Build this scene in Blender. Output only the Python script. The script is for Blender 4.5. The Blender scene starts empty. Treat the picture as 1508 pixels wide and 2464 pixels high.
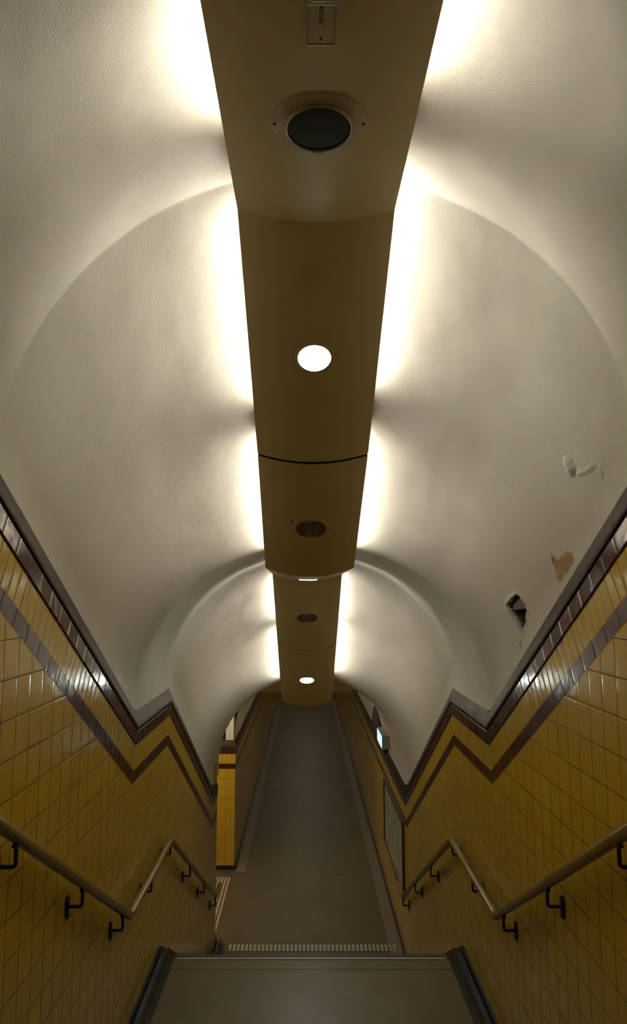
import bpy, bmesh, math, random
from mathutils import Vector, noise
random.seed(4)
SC = bpy.context.scene
COL = SC.collection
CX = 0.045                      # centre line of the stair tunnel
W = 1.2                         # half width between the tiled walls
PI = math.pi

# ------------------------------------------------------------------ helpers
def tag(o, label=None, cat=None, group=None, kind=None):
    if label: o['label'] = label
    if cat: o['category'] = cat
    if group: o['group'] = group
    if kind: o['kind'] = kind
    return o

def link(name, me, mats, parent=None, loc=(0, 0, 0), rot=None):
    o = bpy.data.objects.new(name, me)
    COL.objects.link(o)
    for m in (mats if isinstance(mats, (list, tuple)) else [mats]):
        if me is not None and m.name not in [x.name for x in me.materials if x]:
            me.materials.append(m)
    o.location = loc
    if rot: o.rotation_euler = rot
    if parent: o.parent = parent
    return o

def empty(name, loc=(0, 0, 0), rot=(0, 0, 0)):
    o = bpy.data.objects.new(name, None)
    o.empty_display_size = .1
    COL.objects.link(o)
    o.location = loc; o.rotation_euler = rot
    return o

class MB:
    def __init__(s): s.v = []; s.f = []; s.m = []; s.uv = {}
    def add(s, vs, fs, mi=0, uvs=None):
        b = len(s.v); s.v += [tuple(p) for p in vs]
        for k, f in enumerate(fs):
            if uvs: s.uv[len(s.f)] = [uvs[i] for i in f]
            s.f.append([b + i for i in f]); s.m.append(mi)
    def box(s, a, b, mi=0):
        x0, y0, z0 = a; x1, y1, z1 = b
        s.add([(x0,y0,z0),(x1,y0,z0),(x1,y1,z0),(x0,y1,z0),(x0,y0,z1),(x1,y0,z1),(x1,y1,z1),(x0,y1,z1)],
              [(0,3,2,1),(4,5,6,7),(0,1,5,4),(1,2,6,5),(2,3,7,6),(3,0,4,7)], mi)
    def lathe(s, prof, n=32, c=(0, 0, 0), mi=0):
        vs = []; fs = []
        for r, z in prof:
            for i in range(n):
                a = 2*PI*i/n; vs.append((c[0]+r*math.cos(a), c[1]+r*math.sin(a), c[2]+z))
        for j in range(len(prof)-1):
            for i in range(n):
                k = (i+1) % n
                fs.append((j*n+i, j*n+k, (j+1)*n+k, (j+1)*n+i))
        if prof[0][0] > 1e-6: fs.append(tuple(range(n))[::-1])
        if prof[-1][0] > 1e-6: fs.append(tuple((len(prof)-1)*n+i for i in range(n)))
        s.add(vs, fs, mi)
    def tube(s, pts, r, n=12, mi=0):
        pts = [Vector(p) for p in pts]; vs = []; fs = []
        up = None
        for i, p in enumerate(pts):
            if i == 0: t = (pts[1]-p).normalized()
            elif i == len(pts)-1: t = (p-pts[-2]).normalized()
            else:
                t = ((pts[i+1]-p).normalized()+(p-pts[i-1]).normalized()).normalized()
            if up is None:
                up = Vector((1, 0, 0)) if abs(t.x) < .9 else Vector((0, 0, 1))
            a = (up - t*up.dot(t)).normalized(); b = t.cross(a); up = a
            for k in range(n):
                an = 2*PI*k/n
                vs.append(p + a*r*math.cos(an) + b*r*math.sin(an))
        for j in range(len(pts)-1):
            for k in range(n):
                q = (k+1) % n
                fs.append((j*n+k, j*n+q, (j+1)*n+q, (j+1)*n+k))
        fs.append(tuple(range(n))[::-1]); fs.append(tuple((len(pts)-1)*n+k for k in range(n)))
        s.add(vs, fs, mi)
    def build(s, name, mats, parent=None, smooth=False, loc=(0, 0, 0), rot=None, bevel=0, angle=35):
        me = bpy.data.meshes.new(name)
        me.from_pydata(s.v, [], s.f)
        if s.uv:
            ul = me.uv_layers.new(name='UVMap')
            for p in me.polygons:
                if p.index in s.uv:
                    for li, uv in zip(p.loop_indices, s.uv[p.index]): ul.data[li].uv = uv
        for p, mi in zip(me.polygons, s.m): p.material_index = mi
        bm = bmesh.new(); bm.from_mesh(me)
        if bevel:
            bmesh.ops.recalc_face_normals(bm, faces=bm.faces)
            es = [e for e in bm.edges if len(e.link_faces) == 2 and e.calc_face_angle(0) > .6]
            bmesh.ops.bevel(bm, geom=es, offset=bevel, segments=2, profile=.6, affect='EDGES')
        else:
            bmesh.ops.recalc_face_normals(bm, faces=bm.faces)
        if smooth:
            for f in bm.faces: f.smooth = True
            for e in bm.edges:
                if len(e.link_faces) == 2 and e.calc_face_angle(0) > math.radians(angle): e.smooth = False
        bm.to_mesh(me); bm.free()
        return link(name, me, mats, parent, loc, rot)

# ------------------------------------------------------------------ materials
def mat(name, color=(.8, .8, .8), rough=.5, metal=0, spec=.5, emit=None, es=0):
    m = bpy.data.materials.new(name); m.use_nodes = True
    b = m.node_tree.nodes['Principled BSDF']
    b.inputs['Base Color'].default_value = (*color, 1)
    b.inputs['Roughness'].default_value = rough
    b.inputs['Metallic'].default_value = metal
    b.inputs['Specular IOR Level'].default_value = spec
    if emit:
        b.inputs['Emission Color'].default_value = (*emit, 1)
        b.inputs['Emission Strength'].default_value = es
    return m
class NT:
    def __init__(s, m): s.t = m.node_tree; s.n = s.t.nodes; s.b = s.n['Principled BSDF']
    def new(s, ty, **kw):
        n = s.n.new(ty)
        for k, v in kw.items():
            if k.startswith('i_'):
                key = k[2:]; key = int(key) if key.isdigit() else key.replace('_', ' ')
                n.inputs[key].default_value = v
            else: setattr(n, k, v)
        return n
    def l(s, a, b): s.t.links.new(a, b)
    def math(s, op, a, b=None, c=None):
        n = s.n.new('ShaderNodeMath'); n.operation = op
        for i, x in enumerate((a, b, c)):
            if x is None: continue
            if isinstance(x, (int, float)): n.inputs[i].default_value = x
            else: s.l(x, n.inputs[i])
        return n.outputs[0]
    def mix(s, f, a, b):
        n = s.n.new('ShaderNodeMix'); n.data_type = 'RGBA'
        for k, x in ((0, f), (6, a), (7, b)):
            if isinstance(x, (int, float)): n.inputs[k].default_value = x
            elif isinstance(x, tuple): n.inputs[k].default_value = (*x, 1)
            else: s.l(x, n.inputs[k])
        return n.outputs[2]
    def noise(s, vec, scale, detail=3, rough=.5):
        n = s.new('ShaderNodeTexNoise', i_Scale=scale, i_Detail=detail, i_Roughness=rough)
        if vec is not None: s.l(vec, n.inputs['Vector'])
        return n.outputs['Fac']
    def ramp(s, f, p0, p1, c0=(0, 0, 0), c1=(1, 1, 1)):
        n = s.n.new('ShaderNodeValToRGB'); e = n.color_ramp.elements
        e[0].position = p0; e[1].position = p1; e[0].color = (*c0, 1); e[1].color = (*c1, 1)
        s.l(f, n.inputs[0]); return n.outputs[0]
    def bump(s, h, dist, strength=1, prev=None):
        n = s.new('ShaderNodeBump', i_Distance=dist, i_Strength=strength); s.l(h, n.inputs['Height'])
        if prev is not None: s.l(prev, n.inputs['Normal'])
        return n.outputs[0]
    def obj(s): return s.new('ShaderNodeTexCoord').outputs['Object']
    def sep(s, v):
        n = s.n.new('ShaderNodeSeparateXYZ'); s.l(v, n.inputs[0]); return n.outputs

def tile_mat(name, col, col2, grout, pu, pv, ou=0, ov=0, uv=False, gw=.0022, rough=.12, axis='YZ', tl=.0022, jb=.0009, spec=.38):
    """glazed tiles in a straight grid; joints and slightly dished, uneven faces"""
    m = mat(name, col, rough, spec=spec); t = NT(m)
    if uv:
        c = t.new('ShaderNodeUVMap', uv_map='UVMap').outputs[0]; s = t.sep(c); U, V = s[0], s[1]
    else:
        c = t.obj(); s = t.sep(c); U = s[1] if axis == 'YZ' else s[0]; V = s[2]
    def joint(x, p, off):
        a = t.math('DIVIDE', t.math('SUBTRACT', x, off), p)
        fr = t.math('FRACT', a)
        d = t.math('MULTIPLY', t.math('MINIMUM', fr, t.math('SUBTRACT', 1.0, fr)), p)
        return a, d
    au, du = joint(U, pu, ou)
    if pv:
        av, dv = joint(V, pv, ov); d = t.math('MINIMUM', du, dv); fv = t.math('FLOOR', av)
    else:
        d = du; fv = t.math('MULTIPLY', V, 0.0)
    fu = t.math('FLOOR', au)
    cmb = t.new('ShaderNodeCombineXYZ'); t.l(fu, cmb.inputs[0]); t.l(fv, cmb.inputs[1])
    wn = t.new('ShaderNodeTexWhiteNoise', noise_dimensions='3D'); t.l(cmb.outputs[0], wn.inputs[0])
    o = t.obj()
    g = t.ramp(d, gw*.55, gw)                       # 0 in joint, 1 on tile
    n1 = t.noise(o, 1.7, 3)
    base = t.mix(t.math('MULTIPLY_ADD', wn.outputs[0], .55, t.math('MULTIPLY', n1, .45)), col, col2)
    dirt = t.ramp(t.noise(o, 9, 5, .65), .56, .74)
    base = t.mix(t.math('MULTIPLY', dirt, .22), base, tuple(x*.55 for x in col))
    t.l(t.mix(g, grout, base), t.b.inputs['Base Color'])
    rg = t.math('MULTIPLY_ADD', g, rough-.7, .7)
    rr = t.math('ADD', rg, t.math('MULTIPLY', t.noise(o, 6, 4), .10))
    t.l(rr, t.b.inputs['Roughness'])
    t.l(t.math('MULTIPLY', g, spec), t.b.inputs['Specular IOR Level'])
    edge = t.ramp(d, 0.0, .012)
    h1 = t.bump(edge, jb, .8)
    # every tile is laid with its own small tilt
    sx = t.sep(wn.outputs['Color'])
    tilt = t.math('ADD', t.math('MULTIPLY', t.math('SUBTRACT', sx[0], .5), t.math('FRACT', au)),
                  t.math('MULTIPLY', t.math('SUBTRACT', sx[1], .5), V))
    h2 = t.bump(tilt, tl, .8, h1)
    h3 = t.bump(t.noise(o, 11, 2), .004, .45, h2)
    t.l(h3, t.b.inputs['Normal'])
    return m

YEL = (.56, .355, .028); YEL2 = (.62, .41, .040); GRT = (.03, .018, .006)
RED = (.065, .017, .011); RED2 = (.045, .016, .014)
M = {}
M['tile'] = tile_mat('glazed_yellow_tile', YEL, YEL2, GRT, .137, .155, 2.80, -.183)
M['tile_pier'] = tile_mat('glazed_yellow_tile_pier', YEL, YEL2, GRT, .152, .155, -1.155, -2.885, axis='XZ')
M['border'] = tile_mat('glazed_yellow_border', YEL, YEL2, GRT, .072, 0, uv=True)
M['stripe'] = tile_mat('brown_glazed_stripe', RED, RED2, (.07, .04, .03), .147, 0, .03, uv=True, gw=.0018)
M['band'] = tile_mat('brown_glazed_band', (.075, .019, .011), RED2, (.085, .05, .035), .147, 0, uv=True, gw=.0018, rough=.1)
M['cap'] = tile_mat('brown_glazed_cap', (.055, .028, .023), (.042, .023, .020), (.05, .025, .02), .30, 0, .05, uv=True, gw=.0012, rough=.42, spec=.16, tl=0, jb=.0006)

def plaster():
    m = mat('cream_painted_plaster', (.70, .655, .56), .42); t = NT(m)
    o = t.obj()
    at = t.new('ShaderNodeAttribute', attribute_name='stain')
    big = t.noise(o, 1.3, 4, .6)
    base = t.mix(t.ramp(big, .35, .7), (.69, .65, .54), (.76, .72, .61))
    rust = t.mix(t.ramp(t.noise(o, 60, 4, .7), .35, .65), (.20, .075, .010), (.44, .215, .045))
    base = t.mix(at.outputs['Fac'], base, rust)
    t.l(base, t.b.inputs['Base Color'])
    mp = t.new('ShaderNodeMapping'); mp.inputs['Scale'].default_value = (1, 1, .45); t.l(o, mp.inputs[0])
    b1 = t.bump(t.noise(mp.outputs[0], 4.5, 2.5, .5), .020, .5)
    b2 = t.bump(t.noise(o, 190, 3, .6), .0016, .75, b1)
    b3 = t.bump(t.noise(o, 22, 2, .5), .0012, .35, b2)
    t.l(b3, t.b.inputs['Normal'])
    t.l(t.math('MULTIPLY_ADD', t.noise(o, 3, 3), .2, .34), t.b.inputs['Roughness'])
    return m
M['plaster'] = plaster()

def rough_mat(name, c0, c1, rough, sc=8, bump=.002, spec=.5, bs=40):
    m = mat(name, c0, rough, spec=spec); t = NT(m); o = t.obj()
    t.l(t.mix(t.noise(o, sc, 6, .62), c0, c1), t.b.inputs['Base Color'])
    t.l(t.bump(t.noise(o, bs, 4, .6), bump, .6), t.b.inputs['Normal'])
    t.l(t.math('MULTIPLY_ADD', t.noise(o, sc*1.7, 4), .3, rough-.15), t.b.inputs['Roughness'])
    return m
M['soffit'] = rough_mat('cream_painted_steel', (.68, .545, .25), (.71, .575, .275), .46, 2, .0006, spec=.3, bs=220)
M['soffit_dark'] = mat('black_gap_shade_and_chip', (.01, .01, .01), .8)
M['substrate'] = rough_mat('crumbling_grey_render', (.012, .012, .008), (.05, .048, .03), .9, 26, .006)
M['render_grey'] = rough_mat('exposed_grey_render', (.15, .14, .10), (.21, .19, .14), .9, 26, .006)
M['rail'] = mat('yellow_brown_gloss_paint', (.25, .155, .022), .24)
M['black'] = rough_mat('black_painted_steel', (.008, .008, .010), (.014, .014, .016), .38, 12, .0005)
M['light_blocker'] = mat('grey_light_blocker_enamel', (.16, .15, .14), .5)
M['white'] = mat('white_enamel', (.75, .75, .72), .35)
M['steel'] = mat('worn_stainless_steel', (.88, .84, .70), .42, .35)
M['nose'] = mat('scuffed_aluminium_strip', (.62, .57, .43), .45, .2)
M['rubber'] = rough_mat('dark_rubber_nosing', (.035, .035, .032), (.06, .06, .055), .5, 30)
M['grille'] = None
M['dark'] = mat('painted_void_black', (.012, .012, .012), .8)  # darkness of the recess above the pier is put into this colour
M['beige_plate'] = rough_mat('beige_painted_plate', (.54, .46, .26), (.57, .49, .28), .45, 6, .0003)
M['rim'] = mat('beige_metal_rim', (.50, .43, .28), .35, .3)
def emis(name, c, s):
    m = bpy.data.materials.new(name); m.use_nodes = True; n = m.node_tree.nodes; n.clear()
    e = n.new('ShaderNodeEmission'); e.inputs[0].default_value = (*c, 1); e.inputs[1].default_value = s
    o = n.new('ShaderNodeOutputMaterial'); m.node_tree.links.new(e.outputs[0], o.inputs[0]); return m
M['tube'] = emis('fluorescent_tube_glow', (1, .94, .85), 72)
M['ctube'] = emis('corridor_tube_glow', (1, .90, .68), 17)
M['ptube'] = emis('side_passage_tube_glow', (1, .90, .72), 85)
M['lens'] = emis('downlight_glow', (.92, 1, .92), 62)
M['signface'] = emis('blue_white_sign_glow', (.55, .82, 1), 1.3)

def floor_mat(name, c0, c1, joints=None):
    m = mat(name, c0, .5); t = NT(m); o = t.obj(); s = t.sep(o)
    mp = t.new('ShaderNodeMapping'); mp.inputs['Scale'].default_value = (1, .45, 1); t.l(o, mp.inputs[0])
    base = t.mix(t.ramp(t.noise(mp.outputs[0], 2.2, 6, .62), .3, .72), c0, c1)
    blot = t.ramp(t.noise(o, 5, 6, .7), .60, .74)
    base = t.mix(t.math('MULTIPLY', blot, .5), base, tuple(x*.45 for x in c0))
    if joints:
        fr = t.math('FRACT', t.math('DIVIDE', t.math('SUBTRACT', s[1], joints[1]), joints[0]))
        d = t.math('MULTIPLY', t.math('MINIMUM', fr, t.math('SUBTRACT', 1.0, fr)), joints[0])
        base = t.mix(t.ramp(d, .004, .012), tuple(x*1.35 for x in c1), base)
    t.l(base, t.b.inputs['Base Color'])
    t.l(t.math('MULTIPLY_ADD', t.noise(o, 14, 5), .3, .22), t.b.inputs['Roughness'])
    t.l(t.bump(t.noise(o, 55, 5, .65), .003, .5), t.b.inputs['Normal'])
    return m
M['floor'] = floor_mat('worn_dark_screed', (.095, .074, .036), (.135, .108, .056), (2.6, 11.35))
M['landing'] = floor_mat('worn_landing_screed', (.125, .098, .046), (.175, .140, .070))
M['gutter'] = rough_mat('grey_terrazzo_margin', (.19, .155, .125), (.25, .21, .17), .45, 30)
M['skirt'] = rough_mat('dark_painted_stringer', (.010, .010, .011), (.018, .018, .019), .45, 9)

# ------------------------------------------------------------------ long profile of the passage
Z0, Z1, Z2 = -1.55, -2.84, -4.455         # upper landing, half landing, corridor
N0 = [(-3.0, .02), (2.451, .02), (4.73, -1.27), (5.90, -1.27), (8.82, -2.885), (32.0, -2.885)]   # under edge of lower stripe
def offset(nodes, h):
    out = []
    n = len(nodes)
    for i, (y, z) in enumerate(nodes):
        def nrm(a, b):
            dy, dz = b[0]-a[0], b[1]-a[1]; L = math.hypot(dy, dz); return (-dz/L, dy/L)
        if i == 0: a = b = nrm(nodes[0], nodes[1])
        elif i == n-1: a = b = nrm(nodes[-2], nodes[-1])
        else: a = nrm(nodes[i-1], nodes[i]); b = nrm(nodes[i], nodes[i+1])
        k = 1 + a[0]*b[0] + a[1]*b[1]
        out.append((y + h*(a[0]+b[0])/k, z + h*(a[1]+b[1])/k))
    return out
CAP = .45
def cut(nodes, y0, y1):
    """part of a (y,z) polyline between two y values"""
    def at(y):
        for a, b in zip(nodes, nodes[1:]):
            if a[0] <= y <= b[0]: return (y, a[1]+(b[1]-a[1])*(y-a[0])/(b[0]-a[0]))
        return (y, nodes[0][1] if y < nodes[0][0] else nodes[-1][1])
    return [at(y0)] + [p for p in nodes if y0 < p[0] < y1] + [at(y1)]

def sweep_band(name, side, prof, mats, y0, y1, parent=None, sub=1):
    """prof: list of (h, outward x offset). side -1 left / +1 right. UV = arc length, h"""
    rows = [cut(offset(N0, h), y0, y1) for h, _ in prof]
    # keep equal node counts: use the nodes list of the base
    base = cut(N0, y0, y1); n = len(base)
    rows = [r if len(r) == n else None for r in rows]
    if any(r is None for r in rows):
        rows = [cut(offset(N0, h), y0, y1) for h, _ in prof]
        n = min(len(r) for r in rows); rows = [r[:n-1]+[r[-1]] for r in rows]
    arc = [0]
    for a, b in zip(rows[0], rows[0][1:]): arc.append(arc[-1]+math.hypot(b[0]-a[0], b[1]-a[1]))
    mb = MB()
    for i in range(n-1):
        for j in range(len(prof)-1):
            q = [(i, j), (i+1, j), (i+1, j+1), (i, j+1)]
            vs = []; uv = []
            # perpendicular joints: project each corner on the direction of this run
            d = Vector((rows[0][i+1][0]-rows[0][i][0], rows[0][i+1][1]-rows[0][i][1])).normalized()
            for a, b in q:
                y, z = rows[b][a]
                vs.append((CX + side*(W + prof[b][1]), y, z))
                u = arc[i] + (Vector((y, z))-Vector(rows[0][i])).dot(d)
                uv.append((u, prof[b][0]))
            mb.add(vs, [(0, 1, 2, 3)], 0, uv)
    o = mb.build(name, mats, parent)
    bm = bmesh.new(); bm.from_mesh(o.data); bmesh.ops.remove_doubles(bm, verts=bm.verts, dist=1e-5)
    # normals face into the passage
    for f in bm.faces:
        if f.normal.x*side > 0: f.normal_flip()
        f.smooth = True
    for e in bm.edges:
        if len(e.link_faces) == 2 and e.calc_face_angle(0) > math.radians(24): e.smooth = False
    bm.to_mesh(o.data); bm.free()
    return o

P_STRIPE = [(0, 0), (0, -.001), (.081, -.001), (.081, 0)]
P_BORDER = [(.081, 0), (.235, 0)]
P_BAND = [(.235, 0), (.238, -.006), (.242, -.008), (.318, -.008), (.324, -.004), (.328, .003)]
P_CAP = [(.328, .003), (.333, -.002), (.337, -.009), (.344, -.012), (.353, -.012), (.37, -.008), (.39, -.002), (.41, .005), (.43, .013), (.45, .022)]
LEFT_END = 9.30; PIER = 11.65

def dado(side, y0, y1, n):
    t = sweep_band('trim_%d' % n, side, P_CAP, M['cap'], y0, y1); t['kind'] = 'structure'
    sweep_band('border_band', side, P_BAND, M['band'], y0, y1, t)
    sweep_band('border_tiles', side, P_BORDER, M['border'], y0, y1, t)
    sweep_band('stripe', side, P_STRIPE, M['stripe'], y0, y1, t)
    return t
dado(-1, -3, LEFT_END, 1)
dado(1, -3, 32, 2)
dado(-1, PIER, 32, 3)

def wall_face(name, side, y0, y1, parent=None):
    top = cut(N0, y0, y1)
    mb = MB(); x = CX+side*W
    ys = sorted(set([p[0] for p in top] + [2.5, 4.45, 5.75, 8.4]))
    ys = [y for y in ys if y0 <= y <= y1]
    def tz(y): return cut(N0, y, y+1e-4)[0][1]
    def bz(y):
        if y < 2.5: return Z0-.1
        if y < 5.8: return Z1-.2 if y >= 4.45 else Z1-.2
        return Z2-.1
    for a, b in zip(ys, ys[1:]):
        bb = min(bz(a), bz(b-1e-3)); 
        mb.add([(x, a, bb), (x, b, bb), (x, b, tz(b)), (x, a, tz(a))], [(0, 1, 2, 3)])
        X = x+side*.25
        mb.add([(X, a, bb), (X, b, bb), (X, b, tz(b)), (X, a, tz(a))], [(0, 1, 2, 3)])
    o = mb.build(name, M['tile'], parent); o['kind'] = 'structure'
    bm = bmesh.new(); bm.from_mesh(o.data); bmesh.ops.remove_doubles(bm, verts=bm.verts, dist=1e-5)
    for f in bm.faces:
        s = side if abs(f.calc_center_median().x - x) < .1 else -side
        if f.normal.x*s > 0: f.normal_flip()
    bm.to_mesh(o.data); bm.free()
    return o
wall_face('wall_left', -1, -3, LEFT_END)
wall_face('wall_right', 1, -3, 32)
wall_face('wall_left_corridor', -1, PIER, 32)

# ------------------------------------------------------------------ vault
capline = offset(N0, CAP)
SPR = [capline[0], capline[1], capline[2], capline[3], capline[4], capline[5]]
CRN = [(-3.0, 1.61), (2.47, 1.61), (4.60, .32), (5.83, .32), (8.20, -1.02), (32.0, -1.02)]
FIL = [0, .010, .06, .07, .20, 0]
AX = W+.022
def line_nodes(th):
    """(y,z) nodes of the longitudinal line at angle th (0..pi), and its x"""
    q = math.cos(th); pr = math.sin(th)
    out = []
    for k in range(6):
        w = 1-pr
        y = CRN[k][0] + (SPR[k][0]-CRN[k][0])*w
        z = SPR[k][1] + (CRN[k][1]-SPR[k][1])*pr
        out.append((y, z))
    return CX - AX*q, out
SEG = [30, 250, 26, 60, 60]
def stations():
    st = []       # (segment, t) plus fillet stations ('f', k, t)
    for k in range(5):
        n = SEG[k]
        if k == 1:
            ts = [i/110*.57 for i in range(110)]+[.57+.25*i/130 for i in range(130)]+[.82+.18*i/24 for i in range(25)]
            for q in ts: st.append(('s', 1, q))
        else:
            for i in range(n+1): st.append(('s', k, i/n))
        if k < 4:
            m = 10
            for i in range(1, m): st.append(('f', k+1, i/m))
    return st
STA = stations()
def vpoint(th, s):
    x, nd = line_nodes(th)
    def seg(k, t):
        a, b = nd[k], nd[k+1]; L = math.hypot(b[0]-a[0], b[1]-a[1])
        ra = FIL[k]/L; rb = FIL[k+1]/L
        u = ra + (1-ra-rb)*t
        return (a[0]+(b[0]-a[0])*u, a[1]+(b[1]-a[1])*u)
    if s[0] == 's': y, z = seg(s[1], s[2])
    else:
        p0 = seg(s[1]-1, 1); p1 = nd[s[1]]; p2 = seg(s[1], 0); t = s[2]
        y = p0[0]*(1-t)**2+2*p1[0]*t*(1-t)+p2[0]*t*t
        z = p0[1]*(1-t)**2+2*p1[1]*t*(1-t)+p2[1]*t*t
    return x, y, z

# damage on the right-hand side of the vault, outlines in (y, z) metres on the plaster
HOLE = [(3.96, -0.013), (3.928, -0.017), (3.912, -0.043), (3.888, -0.068), (3.888, -0.102), (3.92, -0.132), (3.936, -0.166), (3.984, -0.199), (4.024, -0.227), (4.056, -0.214), (4.08, -0.184), (4.104, -0.154), (4.12, -0.12), (4.112, -0.072), (4.04, -0.04)]
TONGUE = [(4.008, -0.044), (3.928, -0.02), (3.904, -0.05), (3.912, -0.084), (3.952, -0.1), (4.024, -0.105), (4.096, -0.115), (4.096, -0.084)]
RUSTP = [(3.464, 0.19), (3.464, 0.155), (3.44, 0.145), (3.44, 0.101), (3.44, 0.058), (3.4, 0.059), (3.32, 0.097), (3.232, 0.148), (3.232, 0.182), (3.264, 0.19), (3.344, 0.169), (3.408, 0.156)]
DRIP = [(4.08, -0.274), (4.064, -0.291), (4.064, -0.321), (4.088, -0.331), (4.104, -0.305)]
def inside(p, poly):
    c = False; n = len(poly)
    for i in range(n):
        a, b = poly[i], poly[(i+1) % n]
        if (a[1] > p[1]) != (b[1] > p[1]) and p[0] < (b[0]-a[0])*(p[1]-a[1])/(b[1]-a[1])+a[0]: c = not c
    return c
def pdist(p, poly):
    best = 9; n = len(poly)
    for i in range(n):
        a = Vector(poly[i]); b = Vector(poly[(i+1) % n]); q = Vector(p)
        t = max(0, min(1, (q-a).dot(b-a)/max(1e-9, (b-a).length_squared)))
        best = min(best, (a+(b-a)*t-q).length)
    return best
RUST = [(3.03, .20, .10, .085), (2.98, .24, .05, .06), (3.10, .165, .05, .05)]
def build_vault():
    NT_ = 360
    ths = []
    for i in range(281): ths.append((PI-.42)*i/280)
    for i in range(1, 131): ths.append(PI-.42+.40*i/130)
    ths += [PI-.01, PI]; NT_ = len(ths)-1
    vs = []; stain = []; holeflag = []
    n = len(STA)
    for th in ths:
        nx = math.cos(th); nz = math.sin(th)
        for s in STA:
            x, y, z = vpoint(th, s)
            right = th > PI/2
            fade = min(1, math.sin(th)*6)
            d = noise.noise((x*1.6, y*1.6, z*1.2))*.010 + noise.noise((x*5, y*5, z*2.5+7))*.0035
            st = 0; hf = 0
            if right and s[0] == 's' and s[1] == 1:
                if 3.4 < y < 4.3 and -.4 < z < .3:
                    jag = noise.noise((y*38, z*38, 3))*.012
                    pd = pdist((y, z), HOLE); ins = inside((y, z), HOLE)
                    sd = -pd if ins else pd
                    sd += jag*.35
                    if sd < 0:
                        hf = 1
                        dep = .010+.060*min(1, -sd/.012)
                        # surviving tongue of render behind the broken skin
                        if inside((y+jag*.4, z+jag*.4), TONGUE): dep = .016; hf = 2
                        d += dep
                    else: d -= .006*math.exp(-(sd/.02)**2)
                if inside((y, z), DRIP): st = .8
                # blister and peeling paint above
                if HB:
                    for (by, bz, ry, rz, amp) in HB:
                        e = ((y-by)/ry)**2+((z-bz)/rz)**2
                        if e < 1: d -= amp*(1-e)**.5*(1+.6*noise.noise((y*30, z*30, 5)))
                if 2.9 < y < 4.0 and z < .5:
                    pd = pdist((y, z), RUSTP); ins = inside((y, z), RUSTP)
                    sd = (-pd if ins else pd) + noise.noise((y*30, z*14, 1))*.014
                    if sd < .012:
                        k = min(1, (.014-sd)/.016); st = max(st, min(1, k*(.95+.4*noise.noise((y*45, z*16, 8))))); d -= .005*k*(.5+noise.noise((y*60, z*25, 4)))
            elif right:
                pass
            d *= fade
            vs.append((x - nx*d, y, z + nz*d)); stain.append(st); holeflag.append(hf)
    fs = []; mi = []
    for i in range(NT_):
        for j in range(n-1):
            a, b, c, e = i*n+j, i*n+j+1, (i+1)*n+j+1, (i+1)*n+j
            # opening of the side passage on the left
            yy = vs[a][1]; zz = vs[a][2]
            if ths[i] < PI/2 and STA[j] [0] == 's' and STA[j][1] == 4 and LEFT_END-.02 < vs[a][1] and vs[b][1] < PIER+.15 and ths[i] < 1.0: continue
            fs.append((a, b, c, e))
            hs = sorted((holeflag[a], holeflag[b], holeflag[c], holeflag[e])); mi.append(0 if hs[1] == 0 else (2 if hs[1] == 2 else 1))
    me = bpy.data.meshes.new('ceiling')
    me.from_pydata(vs, [], fs)
    me.materials.append(M['plaster']); me.materials.append(M['substrate']); me.materials.append(M['render_grey'])
    me.polygons.foreach_set('material_index', mi)
    me.polygons.foreach_set('use_smooth', [True]*len(fs))
    at = me.attributes.new('stain', 'FLOAT', 'POINT'); at.data.foreach_set('value', stain)
    me.update()
    # normals inwards
    bm = bmesh.new(); bm.from_mesh(me); bm.faces.ensure_lookup_table()
    f = bm.faces[len(bm.faces)//2]
    if f.normal.z > 0: bmesh.ops.reverse_faces(bm, faces=bm.faces)
    bm.to_mesh(me); bm.free()
    o = bpy.data.objects.new('ceiling', me); COL.objects.link(o); o['kind'] = 'structure'
    return o
HB = [(3.045, .565, .028, .045, .014), (2.975, .525, .05, .012, .006), (2.91, .535, .03, .015, .005), (2.845, .509, .012, .03, .006)]
RUSTS = [(3.20, .19, .09, .085)]
# @@DAMAGE@@
STA_LIST = STA
# corridor stations must hit the edges of the side opening: handled with its own fine sampling
def seg4_stations():
    ys = [0.0]
    L = 32-8.2
    for y in (8.9, 9.1, 9.28, 9.30, 9.6, 10, 10.5, 11, 11.4, 11.65, 11.8, 12.1, 12.6, 13.5, 15, 17, 20, 24, 28, 32): ys.append((y-8.2)/L)
    return ys
STA[:] = [s for s in STA if not (s[0] == 's' and s[1] == 4)] + [('s', 4, min(1, max(0, t-.0094*(1-t)))) for t in seg4_stations()]
build_vault()

# ------------------------------------------------------------------ floors and steps
mb = MB(); mb.box((CX-W-.02, -3, Z0-.12), (CX+W+.02, 2.45, Z0)); mb.build('floor_upper', M['landing'])['kind'] = 'structure'
mb = MB(); mb.box((CX-W-.02, 4.44, Z1-.16), (CX+W+.02, 5.50, Z1)); o = mb.build('floor_landing', M['landing']); o['kind'] = 'structure'
mb = MB(); mb.box((-5.2, 8.35, Z2-.12), (CX+W+.02, 32, Z2)); o = mb.build('floor', M['floor']); o['kind'] = 'structure'

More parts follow.
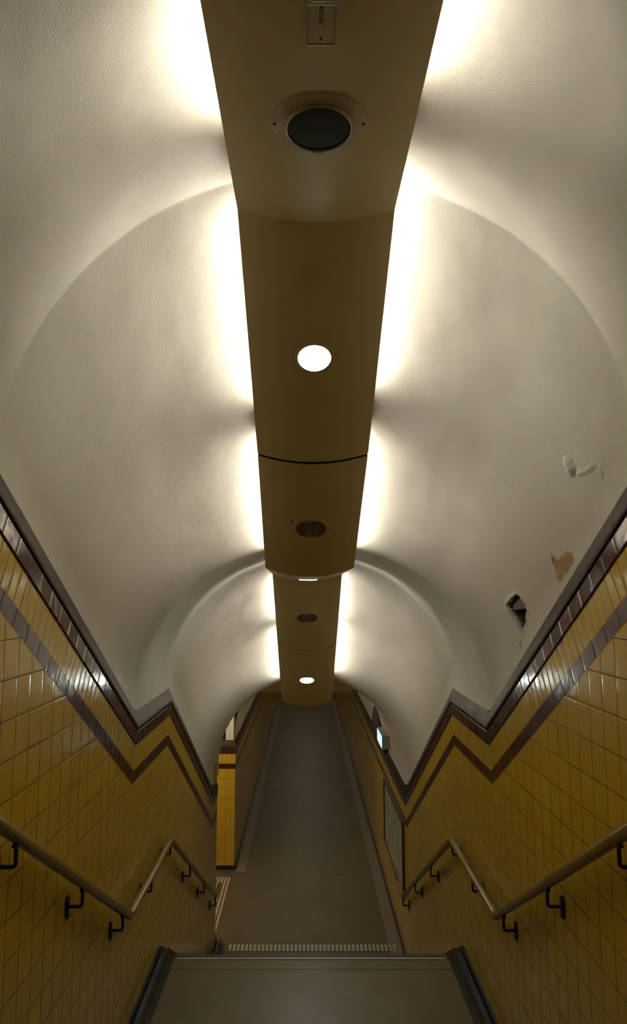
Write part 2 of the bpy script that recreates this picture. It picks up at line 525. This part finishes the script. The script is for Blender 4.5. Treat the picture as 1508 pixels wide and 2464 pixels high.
def flight(label, y_top, z_top, n, rise, going, name='staircase'):
    r = empty(name, (CX, y_top, z_top-n*rise)); tag(r, label, 'stairs')
    inv = Vector((-CX, -y_top, -(z_top-n*rise)))
    def b(a, c): return tuple(Vector(a)+inv), tuple(Vector(c)+inv)
    for k in range(n):
        z = z_top-k*rise; y1 = y_top+k*going
        y0 = y_top-.25 if k == 0 else y1-going
        m = MB(); m.box(*b((CX-W+.125, y0, z-rise-.02 if k < n-1 else z-rise), (CX+W-.125, y1, z)))
        st = m.build('step', M['landing'], r, bevel=.004)
        m = MB(); m.box(*b((CX-W+.13, y1-.045, z-.03), (CX+W-.13, y1+.006, z+.004)))
        m.build('nosing', M['rubber'], st, bevel=.004)
        m = MB(); m.box(*b((CX-W+.15, y1-.064, z-.004), (CX+W-.15, y1-.046, z+.005)))
        m.build('nosing_strip', M['nose'], st, bevel=.0015)
        m = MB(); m.box(*b((CX-W+.13, y1-.205, z-.002), (CX+W-.13, y1-.200, z+.0015)))
        m.build('tread_line', M['rubber'], st)
    return r
flight('flight of dark screed steps dropping from the half landing to the corridor floor', 5.75, Z1, 10, -(Z2-Z1)/10, .287)
flight('flight of dark screed steps between the upper landing and the half landing', 2.45, Z0, 8, -(Z1-Z0)/8, .285)

# dark stringers with a raised inner and outer edge
def stringer(side, n):
    path = [(-3, Z0), (2.42, Z0), (4.52, Z1), (5.72, Z1), (8.42, Z2), (LEFT_END if side < 0 else 8.9, Z2)]
    prof = [(0, .075), (.020, .075), (.026, .030), (.060, .022), (.064, .060), (.080, .060), (.084, .004), (.13, .004), (.13, -.2), (0, -.2)]
    mb = MB()
    rows = [offset(path, h) for _, h in prof]
    vs = []; fs = []
    for i in range(len(path)):
        for j, (dx, h) in enumerate(prof): vs.append((CX+side*(W-dx), rows[j][i][0], rows[j][i][1]))
    k = len(prof)
    for i in range(len(path)-1):
        for j in range(k): fs.append((i*k+j, (i+1)*k+j, (i+1)*k+(j+1) % k, i*k+(j+1) % k))
    fs.append(tuple(range(k))); fs.append(tuple((len(path)-1)*k+j for j in range(k)))
    mb.add(vs, fs)
    mb.build('baseboard_'+('left' if side < 0 else 'right'), M['skirt'])['kind'] = 'structure'
stringer(-1, 1); stringer(1, 2)

# corridor margins: dark line against the wall, then a paler strip
n = 1
for (x0, x1, xw, y0) in ((CX-W+.035, CX-W+.19, CX-W, PIER-.1), (CX+W-.19, CX+W-.035, CX+W, 9.0)):
    mb = MB(); mb.box((x0, y0, Z2-.01), (x1, 32, Z2+.004)); mb.build('trim_%d' % (3+n), M['gutter'])['kind'] = 'structure'; n += 1
    a, b = sorted((xw, x0 if abs(x0-xw) < abs(x1-xw) else x1))
    mb = MB(); mb.box((a, y0+(.1 if xw < 0 else -.1), Z2-.01), (b, 32, Z2+.012)); mb.build('trim_%d' % (3+n), M['skirt'])['kind'] = 'structure'; n += 1

# ------------------------------------------------------------------ side passage at the foot of the stairs
XL = CX-W
def quad(name, pts, m):
    mb = MB(); mb.add(pts, [(0, 1, 2, 3)]); o = mb.build(name, m); o['kind'] = 'structure'; return o
# tiled pier face (faces the stairs)
hz = -2.885
mb = MB(); mb.box((-5.2, PIER, Z2+.06), (XL-.001, PIER+.2, hz)); o = mb.build('wall_pier', M['tile_pier']); o['kind'] = 'structure'
t = MB(); t.box((-5.2, PIER-.01, Z2-.02), (XL+.0, PIER+.2, Z2+.06)); t.build('baseboard_pier', M['skirt'])['kind'] = 'structure'
def pier_band(name, prof, m, parent=None):
    mb = MB()
    for (h0, d0), (h1, d1) in zip(prof, prof[1:]):
        vs = [(-5.2, PIER+d0, hz+h0), (XL+d0*-1 if False else XL-d0, PIER+d0, hz+h0), (XL-d1, PIER+d1, hz+h1), (-5.2, PIER+d1, hz+h1)]
        mb.add(vs, [(0, 1, 2, 3)], 0, [(v[0], h) for v, h in zip(vs, (h0, h0, h1, h1))])
    o = mb.build(name, m, parent)
    bm = bmesh.new(); bm.from_mesh(o.data)
    for f in bm.faces:
        if f.normal.y > 0: f.normal_flip()
    bm.to_mesh(o.data); bm.free()
    return o
tp = pier_band('trim_8', P_CAP, M['cap']); tp['kind'] = 'structure'
pier_band('border_band', P_BAND, M['band'], tp); pier_band('border_tiles', P_BORDER, M['border'], tp); pier_band('stripe', P_STRIPE, M['stripe'], tp)
mb = MB(); mb.box((XL-.17, PIER+.04, hz+CAP), (XL-.04, PIER+.3, -1.3)); mb.build('wall_pier_upper', M['plaster'])['kind'] = 'structure'
mb = MB(); mb.box((-5.2, PIER+.04, hz+CAP), (XL-.17, PIER+1.2, hz+CAP+.01)); mb.build('trim_9', M['skirt'])['kind'] = 'structure'
mb = MB(); mb.box((-5.2, PIER+1.2, hz+CAP-.1), (XL-.17, PIER+1.25, -1.3)); mb.box((XL-.2, PIER+.3, hz+CAP-.1), (XL-.17, PIER+1.2, -1.3)); mb.build('wall_recess', M['dark'])['kind'] = 'structure'
mb = MB(); mb.box((-5.2, LEFT_END-.25, Z2), (XL-.01, LEFT_END, -1.3)); mb.build('wall_passage_near', M['tile'])['kind'] = 'structure'
mb = MB(); mb.box((-5.4, LEFT_END-.25, Z2), (-5.2, PIER+1.2, -1.3)); mb.build('wall_passage_end', M['plaster'])['kind'] = 'structure'
mb = MB(); mb.box((-5.4, LEFT_END-.25, -1.3), (-.78, PIER+1.25, -1.2)); mb.build('ceiling_passage', M['plaster'])['kind'] = 'structure'
# tunnel ends
mb = MB(); mb.box((CX-1.5, -3.1, -1.7), (CX+1.5, -3, 1.8)); mb.build('wall_back', M['tile'])['kind'] = 'structure'
mb = MB(); mb.box((CX-1.5, 30.2, Z2), (CX+1.5, 30.4, -.9)); mb.build('wall_far', M['white'])['kind'] = 'structure'
mb = MB(); mb.box((CX-W+.001, 29.9, Z2), (CX+W-.001, 30.2, Z2+.16)); mb.build('trim_10', M['gutter'])['kind'] = 'structure'

# ------------------------------------------------------------------ suspended lighting trough
TC = [(-3.0, 1.45), (2.45, 1.45), (4.64, .165), (5.92, .155), (8.37, -1.295)]
SAG = .062; HB2 = .30
def tcx(y): return .040 if y < 3.6 else (.040 - (y-3.6)*.012 if y < 5.9 else .014 if y > 5.9 else .03)
def tz_(y): return cut(TC, y, y+1e-4)[0][1]
def tslope(y):
    for a, b in zip(TC, TC[1:]):
        if a[0] <= y <= b[0]: return math.atan2(b[1]-a[1], b[0]-a[0])
    return 0
def trough(label, y0, y1, hang):
    path = cut(TC, y0, y1)
    K = 24
    prof = []
    for i in range(K+1):
        u = -1+2*i/K
        prof.append((u*HB2, -SAG*(1-u*u)))
    prof += [(HB2, .012), (HB2-.006, .018), (HB2-.012, .012), (HB2-.014, .004)]
    prof += [(-HB2+.014, .004), (-HB2+.012, .012), (-HB2+.006, .018), (-HB2, .012)]
    rows = [offset(path, h) for _, h in prof]
    k = len(prof); vs = []; fs = []
    for i in range(len(path)):
        for j, (dx, h) in enumerate(prof):
            y, z = rows[j][i]; vs.append((tcx(path[i][0])+dx, y, z))
    for i in range(len(path)-1):
        for j in range(k): fs.append((i*k+j, (i+1)*k+j, (i+1)*k+(j+1) % k, i*k+(j+1) % k))
    fs.append(tuple(range(k))); fs.append(tuple((len(path)-1)*k+j for j in range(k)))
    root = empty('lighting_trough', (tcx(path[0][0]), path[0][0], path[0][1]))
    tag(root, label, 'ceiling trough', 'suspended troughs along the crown of the vault')
    inv = -Vector(root.location)
    m = MB(); m.add([Vector(v)+inv for v in vs], fs); m.build('soffit', M['soffit'], root, smooth=True, angle=20)
    pts = cut(TC, y0+.02, y1-.02); lo = offset(pts, .004); hi = offset(pts, .135)
    m = MB(); vs = []
    for i in range(len(pts)):
        for sx, q in ((-.10, lo), (.10, lo), (.10, hi), (-.10, hi)): vs.append(Vector((tcx(pts[i][0])+sx, q[i][0], q[i][1]))+inv)
    fs = [(i*4+j, (i+1)*4+j, (i+1)*4+(j+1) % 4, i*4+(j+1) % 4) for i in range(len(pts)-1) for j in range(4)]+[(0, 1, 2, 3), tuple(len(pts)*4-4+j for j in range(4))]
    m.add(vs, fs); m.build('crosslight_baffle', M['light_blocker'], root)  # unseen baffle added to block crosslight between the two tube rows
    for y in hang:
        m = MB()
        z = tz_(y)
        yb, zb = y, z+.12
        m.tube([Vector((tcx(y), yb, zb))+inv, Vector((tcx(y), yb, zb+.10))+inv], .006, 8)
        m.build('hanger_rod', M['black'], root)
    return root
trough('long upper curved trough, with a round loudspeaker and a glowing downlight', -3, 3.645, (-2, 0, 2, 3.3))
trough('middle curved trough below the dark joint, bending over the half landing', 3.665, 7.085, (4.2, 5.3, 6.2, 6.9))
trough('lowest curved trough with the small far downlight, above the corridor', 7.10, 8.37, (7.3, 8.1))
# black strips paint the darkness of the open gaps between troughs
for y, lab in ((3.655, 'thin black strip for the dark gap in the wide joint between the upper and middle troughs'), (7.0925, 'thin black strip for the dark gap in the joint between the middle and lowest troughs')):
    K = 24; a = tslope(y); r = MB(); vs = []
    w = .012
    for s in (-w, w):
        for i in range(K+1):
            u = -1+2*i/K; h = -SAG*(1-u*u)+.006
            vs.append((tcx(y)+u*(HB2-.003), y+s*math.cos(a)-h*math.sin(a), tz_(y)+s*math.sin(a)+h*math.cos(a)))
        for i in range(K+1):
            u = 1-2*i/K; h = .003
            vs.append((tcx(y)+u*(HB2-.003), y+s*math.cos(a)-h*math.sin(a), tz_(y)+s*math.sin(a)+h*math.cos(a)))
    k = 2*(K+1); fs = [(j, (j+1) % k, k+(j+1) % k, k+j) for j in range(k)] + [tuple(range(k)), tuple(k+j for j in range(k))]
    r.add(vs, fs); o = r.build('joint_gap_strip', M['soffit_dark']); tag(o, lab, 'gasket')

def bend(m):
    m.v = [(x, y, z - SAG*(x/HB2)**2) for x, y, z in m.v]; return m
def on_trough(name, y, dx=0, drop=None):
    """an Empty on the underside of the trough whose local +Z points out of the surface (down)"""
    a = tslope(y)
    h = -SAG*(1-(dx/HB2)**2)
    p = (tcx(y)+dx, y - h*math.sin(a), tz_(y) + h*math.cos(a))
    return empty(name, p, (a+PI, 0, 0))

# fluorescent fittings lying in the trough
def fitting(side, y0, y1, label, first=None):
    a = tslope((y0+y1)/2); L = (y1-y0)/math.cos(a); ym = (y0+y1)/2
    root = empty('fluorescent_fitting', (tcx(ym)+side*XT, ym-.004*math.sin(a), tz_(ym)+.004*math.cos(a)), (a, 0, 0))
    tag(root, label, 'light fitting', 'fluorescent fittings hidden in the troughs')
    m = MB(); m.box((-.022, -L/2, 0), (.022, L/2, .022)); m.build('batten', M['white'], root, bevel=.003)
    m = MB(); m.tube([(0, -L/2+.02, .047), (0, L/2-.02, .047)], .013, 12); m.build('tube', M['tube'], root, smooth=True)
    for s in (-1, 1):
        m = MB(); m.box((-.014, s*(L/2-.012)-.008, .018), (.014, s*(L/2-.012)+.008, .064)); m.build('lamp_holder', M['white'], root, bevel=.002)
XT = .225
where = {-1: 'left', 1: 'right'}
for s, runs in ((-1, [(1.56, 2.08, 'nearest the top of the stairs'), (2.48, 3.37, 'over the upper stairs beside the big downlight'), (3.63, 4.54, 'over the upper stairs beside the middle loudspeaker'), (6.0, 6.72, 'over the lower stairs beside the small loudspeaker'), (6.92, 7.95, 'over the lower stairs beside the far downlight')]),
                (1, [(1.45, 1.90, 'nearest the top of the stairs'), (2.34, 3.29, 'over the upper stairs beside the big downlight'), (3.60, 4.52, 'over the upper stairs beside the middle loudspeaker'), (6.0, 6.75, 'over the lower stairs beside the small loudspeaker'), (6.82, 7.85, 'over the lower stairs beside the far downlight')])):
    for a, b, txt in runs:
        fitting(s, a, b, 'white tube fitting in the trough, %s side, %s' % (where[s], txt))

def gear(side, y, L, label):  # tall unseen boxes added to shade the vault between tube ends
    a = tslope(y)
    root = empty('shading_gear_box', (tcx(y)+side*.235, y-.004*math.sin(a), tz_(y)+.004*math.cos(a)), (a, 0, 0))
    tag(root, label, 'gear box', 'grey boxes added for shade between the tube fittings')
    m = MB(); m.box((-.055, -L/2, 0), (.054, L/2, .150)); m.build('housing', M['light_blocker'], root, bevel=.004)
    m = MB(); m.box((-.05, -L/2+.01, .149), (.049, L/2-.01, .153)); m.build('lid', M['light_blocker'], root, bevel=.001)
for s_, lst in ((-1, ((2.29, .30), (3.50, .22), (4.66, .10), (6.82, .14), (8.02, .10))), (1, ((2.07, .26), (3.44, .25), (4.66, .10), (6.785, .04), (7.92, .10)))):
    for (y, L), txt in zip(lst, ('where the trough bends at the top of the stairs', 'just above the wide dark joint', 'where the trough bends over the half landing', 'over the lower stairs past the small loudspeaker', 'near the bottom end of the lowest trough')):
        gear(s_, y, L, 'grey gear box added to shade between tubes, %s side, %s' % (where[s_], txt))

# ------------------------------------------------------------------ things on the underside of the troughs
def grille_mat(name, c0, c1, sc):
    m = mat(name, c0, .75, 0, .2); t = NT(m); o = t.obj()
    v = t.new('ShaderNodeTexVoronoi', i_Scale=sc); t.l(o, v.inputs['Vector'])
    t.l(t.mix(t.ramp(v.outputs['Distance'], .25, .45), (.004, .004, .003), c1), t.b.inputs['Base Color'])
    return m
M['grille'] = grille_mat('perforated_dark_grille', (.03, .026, .016), (.034, .029, .017), 420)
M['grille2'] = grille_mat('perforated_grey_grille', (.10, .09, .06), (.20, .18, .125), 420)

# big loudspeaker
r = on_trough('loudspeaker', 1.90); tag(r, 'large round loudspeaker with wide pale ring on the trough above the camera', 'loudspeaker')
m = MB(); m.lathe([(.142, -.030), (.142, .0012), (.141, .002), (.12, .002), (.105, .002), (.1005, .002), (.1005, -.02)], 64); bend(m).build('mounting_ring', M['beige_plate'], r, smooth=True)
m = MB(); m.lathe([(.100, -.012), (.1005, .012), (.098, .0145), (.095, .012), (.095, -.005)], 64); m.build('rim', M['rim'], r, smooth=True)
m = MB(); m.lathe([(.0955, -.004), (.0955, .009), (.08, .011), (.05, .013), (.001, .014)], 64); m.build('grille', M['grille'], r, smooth=True)
for s in (-1, 1):
    m = MB(); m.lathe([(.0055, .001), (.0050, .0042), (.002, .0052), (.0005, .0045)], 16, (s*.134, -.004, 0)); bend(m).build('screw', M['black'], r, smooth=True)
m = MB(); m.box((-.018, -.134, .001), (.018, -.118, .0042)); lb = m.build('rating_label', M['beige_plate'], r, bevel=.001)
m = MB()
for k in range(7): m.box((-.014+.004*k, -.127, .004), (-.0118+.004*k, -.1258, .0048))
m.build('label_print', M['black'], lb)
# middle loudspeaker
def speaker(y, label, R, Ri, screws, plate, hole):
    r = on_trough('loudspeaker', y); tag(r, label, 'loudspeaker')
    m = MB(); m.lathe([(R, -.03), (R, .001), (R-.003, .003), (Ri, .003), (Ri, -.02)], 48); bend(m).build('mounting_ring', plate, r, smooth=True)
    prof = [(Ri, -.002)]
    k = 7
    for i in range(k):
        a = Ri-(Ri*.42)*(i+.5)/k; prof.append((a, .0015 if i % 2 else -.0015))
    prof += [(Ri*.55, .002), (.001, .003)]
    m = MB(); m.lathe(prof, 48); g = m.build('grille', M['grille2'], r, smooth=True, angle=60)
    m = MB(); q = Ri*.62
    m.add([(q, 0, .003), (0, q*1.05, .003), (-q, 0, .003), (0, -q*1.05, .003), (q*.35, 0, .010), (0, q*.35, .010), (-q*.35, 0, .010), (0, -q*.35, .010)],
          [(0, 1, 5, 4), (1, 2, 6, 5), (2, 3, 7, 6), (3, 0, 4, 7), (4, 5, 6, 7)])
    m.build('badge', M['grille2'], r, bevel=.001)
    if screws:
        for a in range(4):
            m = MB(); m.lathe([(.0045, .002), (.0035, .0048), (.0005, .005)], 12, ((R+Ri)/2*math.cos(a*PI/2), (R+Ri)/2*math.sin(a*PI/2), 0)); bend(m).build('screw', M['black'], r, smooth=True)
    if hole:
        m = MB(); m.lathe([(.013, .0035), (.001, .0042)], 20, (.022, .062, 0)); m.build('hole', M['soffit_dark'], r)
        rr = random.Random(3)
        for k in range(16):
            a = rr.choice([rr.uniform(.5, 1.75), rr.uniform(2.55, 2.7)]); q = R+rr.uniform(0, .004)
            m = MB(); m.lathe([(rr.uniform(.003, .006), .0), (.002, .002), (.0003, .0025)], 7, (q*math.cos(a), q*math.sin(a), 0))
            bend(m).build('paint_chip', M['soffit_dark'], r)
    return r
speaker(4.18, 'middle round loudspeaker with four screws and chipped edge before the half landing', .130, .093, True, M['soffit'], True)
speaker(6.50, 'small dark round loudspeaker on the trough over the lower stairs', .110, .096, False, M['soffit'], False)

def downlight(y, label, R=.073, proud=.002):
    r = on_trough('downlight', y); tag(r, label, 'downlight')
    m = MB(); m.lathe([(R+.018, -.02), (R+.018, .001), (R+.015, .003), (R+.002, .004), (R, -.006)], 48); bend(m).build('trim_ring', M['beige_plate'], r, smooth=True)
    m = MB(); m.lathe([(R-.001, -.004), (R-.001, proud), (R*.85, proud+.002), (R*.4, proud+.0035), (.001, proud+.004)], 48); m.build('lens', M['lens'], r, smooth=True)
    return r
downlight(3.03, 'large glowing round downlight between the top speaker and the dark joint')
downlight(5.30, 'glowing downlight seen edge-on as a thin white slot over the half landing', .068, .003)
downlight(7.72, 'small far glowing downlight near the bottom end of the lowest trough', .075)

# switch box near the top edge of the picture
r = empty('switch_box', (.038, 1.56, 1.388), (PI, 0, 0)); tag(r, 'beige rectangular switch box on the trough at top edge of the view', 'switch box')
m = MB()
hw = .039
for a, b in (((-hw, -.02, 0), (-hw+.005, .115, .020)), ((hw-.005, -.02, 0), (hw, .115, .020)), ((-hw, -.024, 0), (hw, -.018, .0115)), ((-hw, .108, 0), (hw, .118, .020))):
    m.box(a, b)
m.build('frame', M['rim'], r, bevel=.0012)
m = MB(); m.box((-hw+.006, -.019, .0), (hw-.006, .11, .010)); m.build('face_plate', M['soffit'], r)
m = MB(); m.box((-.006, .030, .009), (.006, .058, .020)); m.build('toggle', M['soffit'], r, bevel=.002)
for yy in (-.004, .090):
    m = MB(); m.lathe([(.0035, .009), (.003, .0115), (.0004, .012)], 12, (0, yy, 0)); m.build('screw', M['black'], r)
r = empty('cable_cover', (.038, 1.33, 1.388), (PI, 0, 0)); tag(r, 'beige cable cover box cut off by the top edge, behind the switch box', 'cable cover')
m = MB(); m.box((-hw, -.11, -.004), (hw, .17, .034)); m.build('cover', M['beige_plate'], r, bevel=.003)
m = MB(); m.box((-.024, -.098, .033), (.024, .04, .0355)); m.build('cover_plate', M['rim'], r, bevel=.001)

# ------------------------------------------------------------------ handrails
RAILN = [(-1.0, Z0+.885), (2.27, Z0+.885), (4.46, -1.978), (5.745, -1.972), (8.72, -3.645), (9.08, -3.645)]
def handrail(side, label, ystart=-1.0):
    xr = CX+side*(W-.075)
    root = empty('handrail', (xr, 4.46, -1.978)); tag(root, label, 'handrail')
    inv = -Vector(root.location)
    nodes = cut(RAILN, ystart, 9.08)
    pts = []
    for i, p in enumerate(nodes):
        if 0 < i < len(nodes)-1:
            a = Vector(nodes[i-1]); b = Vector(p); c = Vector(nodes[i+1]); d1 = (a-b).normalized(); d2 = (c-b).normalized()
            R = .035
            for k in range(7):
                t = k/6
                q = (b+d1*R)*(1-t)**2+b*2*t*(1-t)+(b+d2*R)*t*t
                pts.append(Vector((xr, q.x, q.y))+inv)
        else: pts.append(Vector((xr, p[0], p[1]))+inv)
    m = MB(); m.tube(pts, .0245, 20); m.build('rail', M['rail'], root, smooth=True)
    def rz(y): return cut(RAILN, y, y+1e-4)[0][1]
    for y in (1.75, 2.68, 3.50, 4.29, 5.06, 5.73, 6.74, 7.70, 8.69):
        z = rz(y)
        m = MB()
        p = [Vector((xr, y, z-.02)), Vector((xr, y, z-.092))]
        for k in range(6):
            a = k/5*PI/2; p.append(Vector((xr+side*.014*(1-math.cos(a)), y, z-.092-.014*math.sin(a))))
        p.append(Vector((CX+side*(W-.012), y, z-.106)))
        m.tube([q+inv for q in p], .0082, 10)
        # saddle under the rail
        m.box(tuple(Vector((xr-.009, y-.022, z-.031))+inv), tuple(Vector((xr+.009, y+.022, z-.021))+inv))
        br = m.build('bracket', M['black'], root, smooth=True)
        m = MB(); N = 20; vs = []
        for s in (0, 1):
            for k in range(N):
                a = 2*PI*k/N; cc = math.cos(a); ss = math.sin(a)
                vs.append(Vector((CX+side*(W-.001-s*.011), y+.021*cc*(1 if s == 0 else .8), z-.106+(.058 if s == 0 else .052)*math.copysign(abs(ss)**.8, ss)))+inv)
        m.add(vs, [(k, (k+1) % N, N+(k+1) % N, N+k) for k in range(N)]+[tuple(range(N)), tuple(N+k for k in range(N))])
        m.build('mounting_plate', M['black'], br)
    return root
handrail(-1, 'glossy yellow-brown tubular handrail on black brackets along the left tiled wall')
handrail(1, 'glossy yellow-brown tubular handrail on black brackets along the right tiled wall')

# ------------------------------------------------------------------ tactile studs
me = None
sm = MB(); sm.lathe([(.0175, 0), (.0165, .0035), (.012, .005), (.0004, .0052)], 16)
def studs(points, label, group):
    global me
    for x, y in points:
        if me is None:
            o = sm.build('tactile_stud', M['steel'], smooth=True, angle=50); me = o.data; o.location = (x, y, Z2)
        else:
            o = bpy.data.objects.new('tactile_stud', me); COL.objects.link(o); o.location = (x, y, Z2)
        tag(o, label, 'tactile stud', group)
studs([(-.952+.0518*i, 9.25-.052*j) for j in range(3) for i in range(41)], 'small steel stud of the warning field crossing the corridor below the last step', 'steel studs across the foot of the stairs')
studs([(-1.198-.0523*i, 11.32-.052*j) for i in range(5) for j in range(33)], 'small steel stud of the warning strip at the side passage by the pier', 'steel studs at the side passage')

# ------------------------------------------------------------------ poster panel and lit sign in the corridor
X = CX+W
r = empty('poster_case', (X, 10.05, -3.33)); tag(r, 'brown framed grey-green poster case on the right corridor wall', 'poster case')
m = MB(); y0, y1, z0, z1, fw = -1.02, 1.08, -.48, .437, .035
m.box((-.03, y0, z0), (0, y1, z0+fw)); m.box((-.03, y0, z1-fw), (0, y1, z1)); m.box((-.03, y0, z0+fw), (0, y0+fw, z1-fw)); m.box((-.03, y1-fw, z0+fw), (0, y1, z1-fw))
m.build('frame', mat('red_brown_frame', (.09, .028, .016), .3), r, bevel=.003)
pm = mat('faded_poster', (.2, .2, .15), .2); t = NT(pm); o_ = t.obj()
mp = t.new('ShaderNodeMapping'); mp.inputs['Scale'].default_value = (1, 1.2, 1.6); t.l(o_, mp.inputs[0])
nn = t.noise(mp.outputs[0], 3, 5, .7)
cc = t.mix(t.ramp(nn, .35, .62), (.36, .37, .26), (.52, .52, .38)); cc = t.mix(t.math('MULTIPLY', t.ramp(t.noise(mp.outputs[0], 6, 3), .58, .62), .5), cc, (.10, .07, .05))
t.l(cc, t.b.inputs['Base Color'])
m = MB(); m.box((-.012, y0+fw, z0+fw), (-.004, y1-fw, z1-fw)); m.build('poster', pm, r)

r = empty('lit_sign', (X-.06, 10.8, -2.22)); tag(r, 'small blue-white lit sign box over the right corridor dado under the vault', 'sign')
m = MB(); m.box((-.05, -.33, -.10), (.10, .33, .10)); m.build('housing', mat('grey_sign_housing', (.42, .42, .40), .4), r, bevel=.006)
m = MB(); m.box((-.056, -.31, -.085), (-.049, .31, .085)); m.build('lit_face', M['signface'], r)
m = MB(); m.box((-.02, -.30, -.16), (.05, -.22, -.10)); m.build('bracket', M['black'], r)
# dark arched vent frame behind the sign
r = empty('arched_vent', (X, 12.0, -2.36)); tag(r, 'dark arched vent opening in the right vault beyond the lit sign', 'vent')
m = MB(); vs = []; N = 16
for s in (0, 1):
    for k in range(N+1):
        a = PI*k/N; vs.append((-.06 if s else .02, .55*math.cos(a), .42*math.sin(a)))
m.add(vs, [(k, k+1, N+2+k, N+1+k) for k in range(N)]+[tuple(range(N+1)), tuple(N+1+k for k in range(N+1))])
m.build('vent_frame', mat('dark_brown_vent', (.07, .05, .045), .6), r)

# ------------------------------------------------------------------ corridor and passage lamps (out of view)
def ceiling_lamp(x, y, z, label, L=1.2, along='y', tm=None):
    r = empty('ceiling_lamp', (x, y, z), (PI, 0, 0 if along == 'y' else PI/2)); tag(r, label, 'light fitting')
    m = MB(); m.box((-.05, -L/2, 0), (.05, L/2, .04)); m.build('batten', M['white'], r, bevel=.004)
    m = MB(); m.tube([(0, -L/2+.03, .065), (0, L/2-.03, .065)], .019, 12); m.build('tube', tm or M['ctube'], r, smooth=True)
    for s in (-1, 1):
        m = MB(); m.box((-.02, s*(L/2-.02)-.01, .038), (.02, s*(L/2-.02)+.01, .09)); m.build('lamp_holder', M['white'], r)
names = ['nearest the foot of the stairs', 'second along the corridor', 'third along the corridor', 'fourth along the corridor', 'fifth along the corridor', 'last before the far wall']
for y, nm in zip((12.5, 15.5, 19, 22.5, 26, 29), names):
    ceiling_lamp(CX, y, -1.03, 'white tube lamp on the corridor crown, '+nm)
ceiling_lamp(-1.75, 10.1, -1.3, 'white tube lamp on the ceiling of the side passage nearest the stairs', 1.2, 'x', M['ptube'])
ceiling_lamp(-3.6, 10.5, -1.3, 'white tube lamp on the ceiling deeper in the side passage', 1.2, 'y', M['ptube'])

# ------------------------------------------------------------------ world, camera
w = bpy.data.worlds.new('World'); SC.world = w; w.use_nodes = True
w.node_tree.nodes['Background'].inputs[0].default_value = (0, 0, 0, 1)
f = 1643.0
cam = bpy.data.cameras.new('Camera'); co = bpy.data.objects.new('Camera', cam); COL.objects.link(co)
cam.sensor_fit = 'VERTICAL'; cam.sensor_height = 24; cam.lens = f*24/2464
cam.shift_x = (754-735)/2464; cam.clip_start = .02; cam.clip_end = 100
co.location = (0, 0, 0)
co.rotation_euler = (PI/2+math.atan(193/f), 0, 0)
SC.camera = co
SC.view_settings.view_transform = 'Standard'; SC.view_settings.look = 'None'
SC.view_settings.exposure = 0; SC.view_settings.gamma = 1; SC.view_settings.use_curve_mapping = False
SC.cycles.max_bounces = 12; SC.cycles.diffuse_bounces = 6; SC.cycles.glossy_bounces = 4
SC.cycles.use_denoising = True
SC.cycles.sample_clamp_indirect = 6
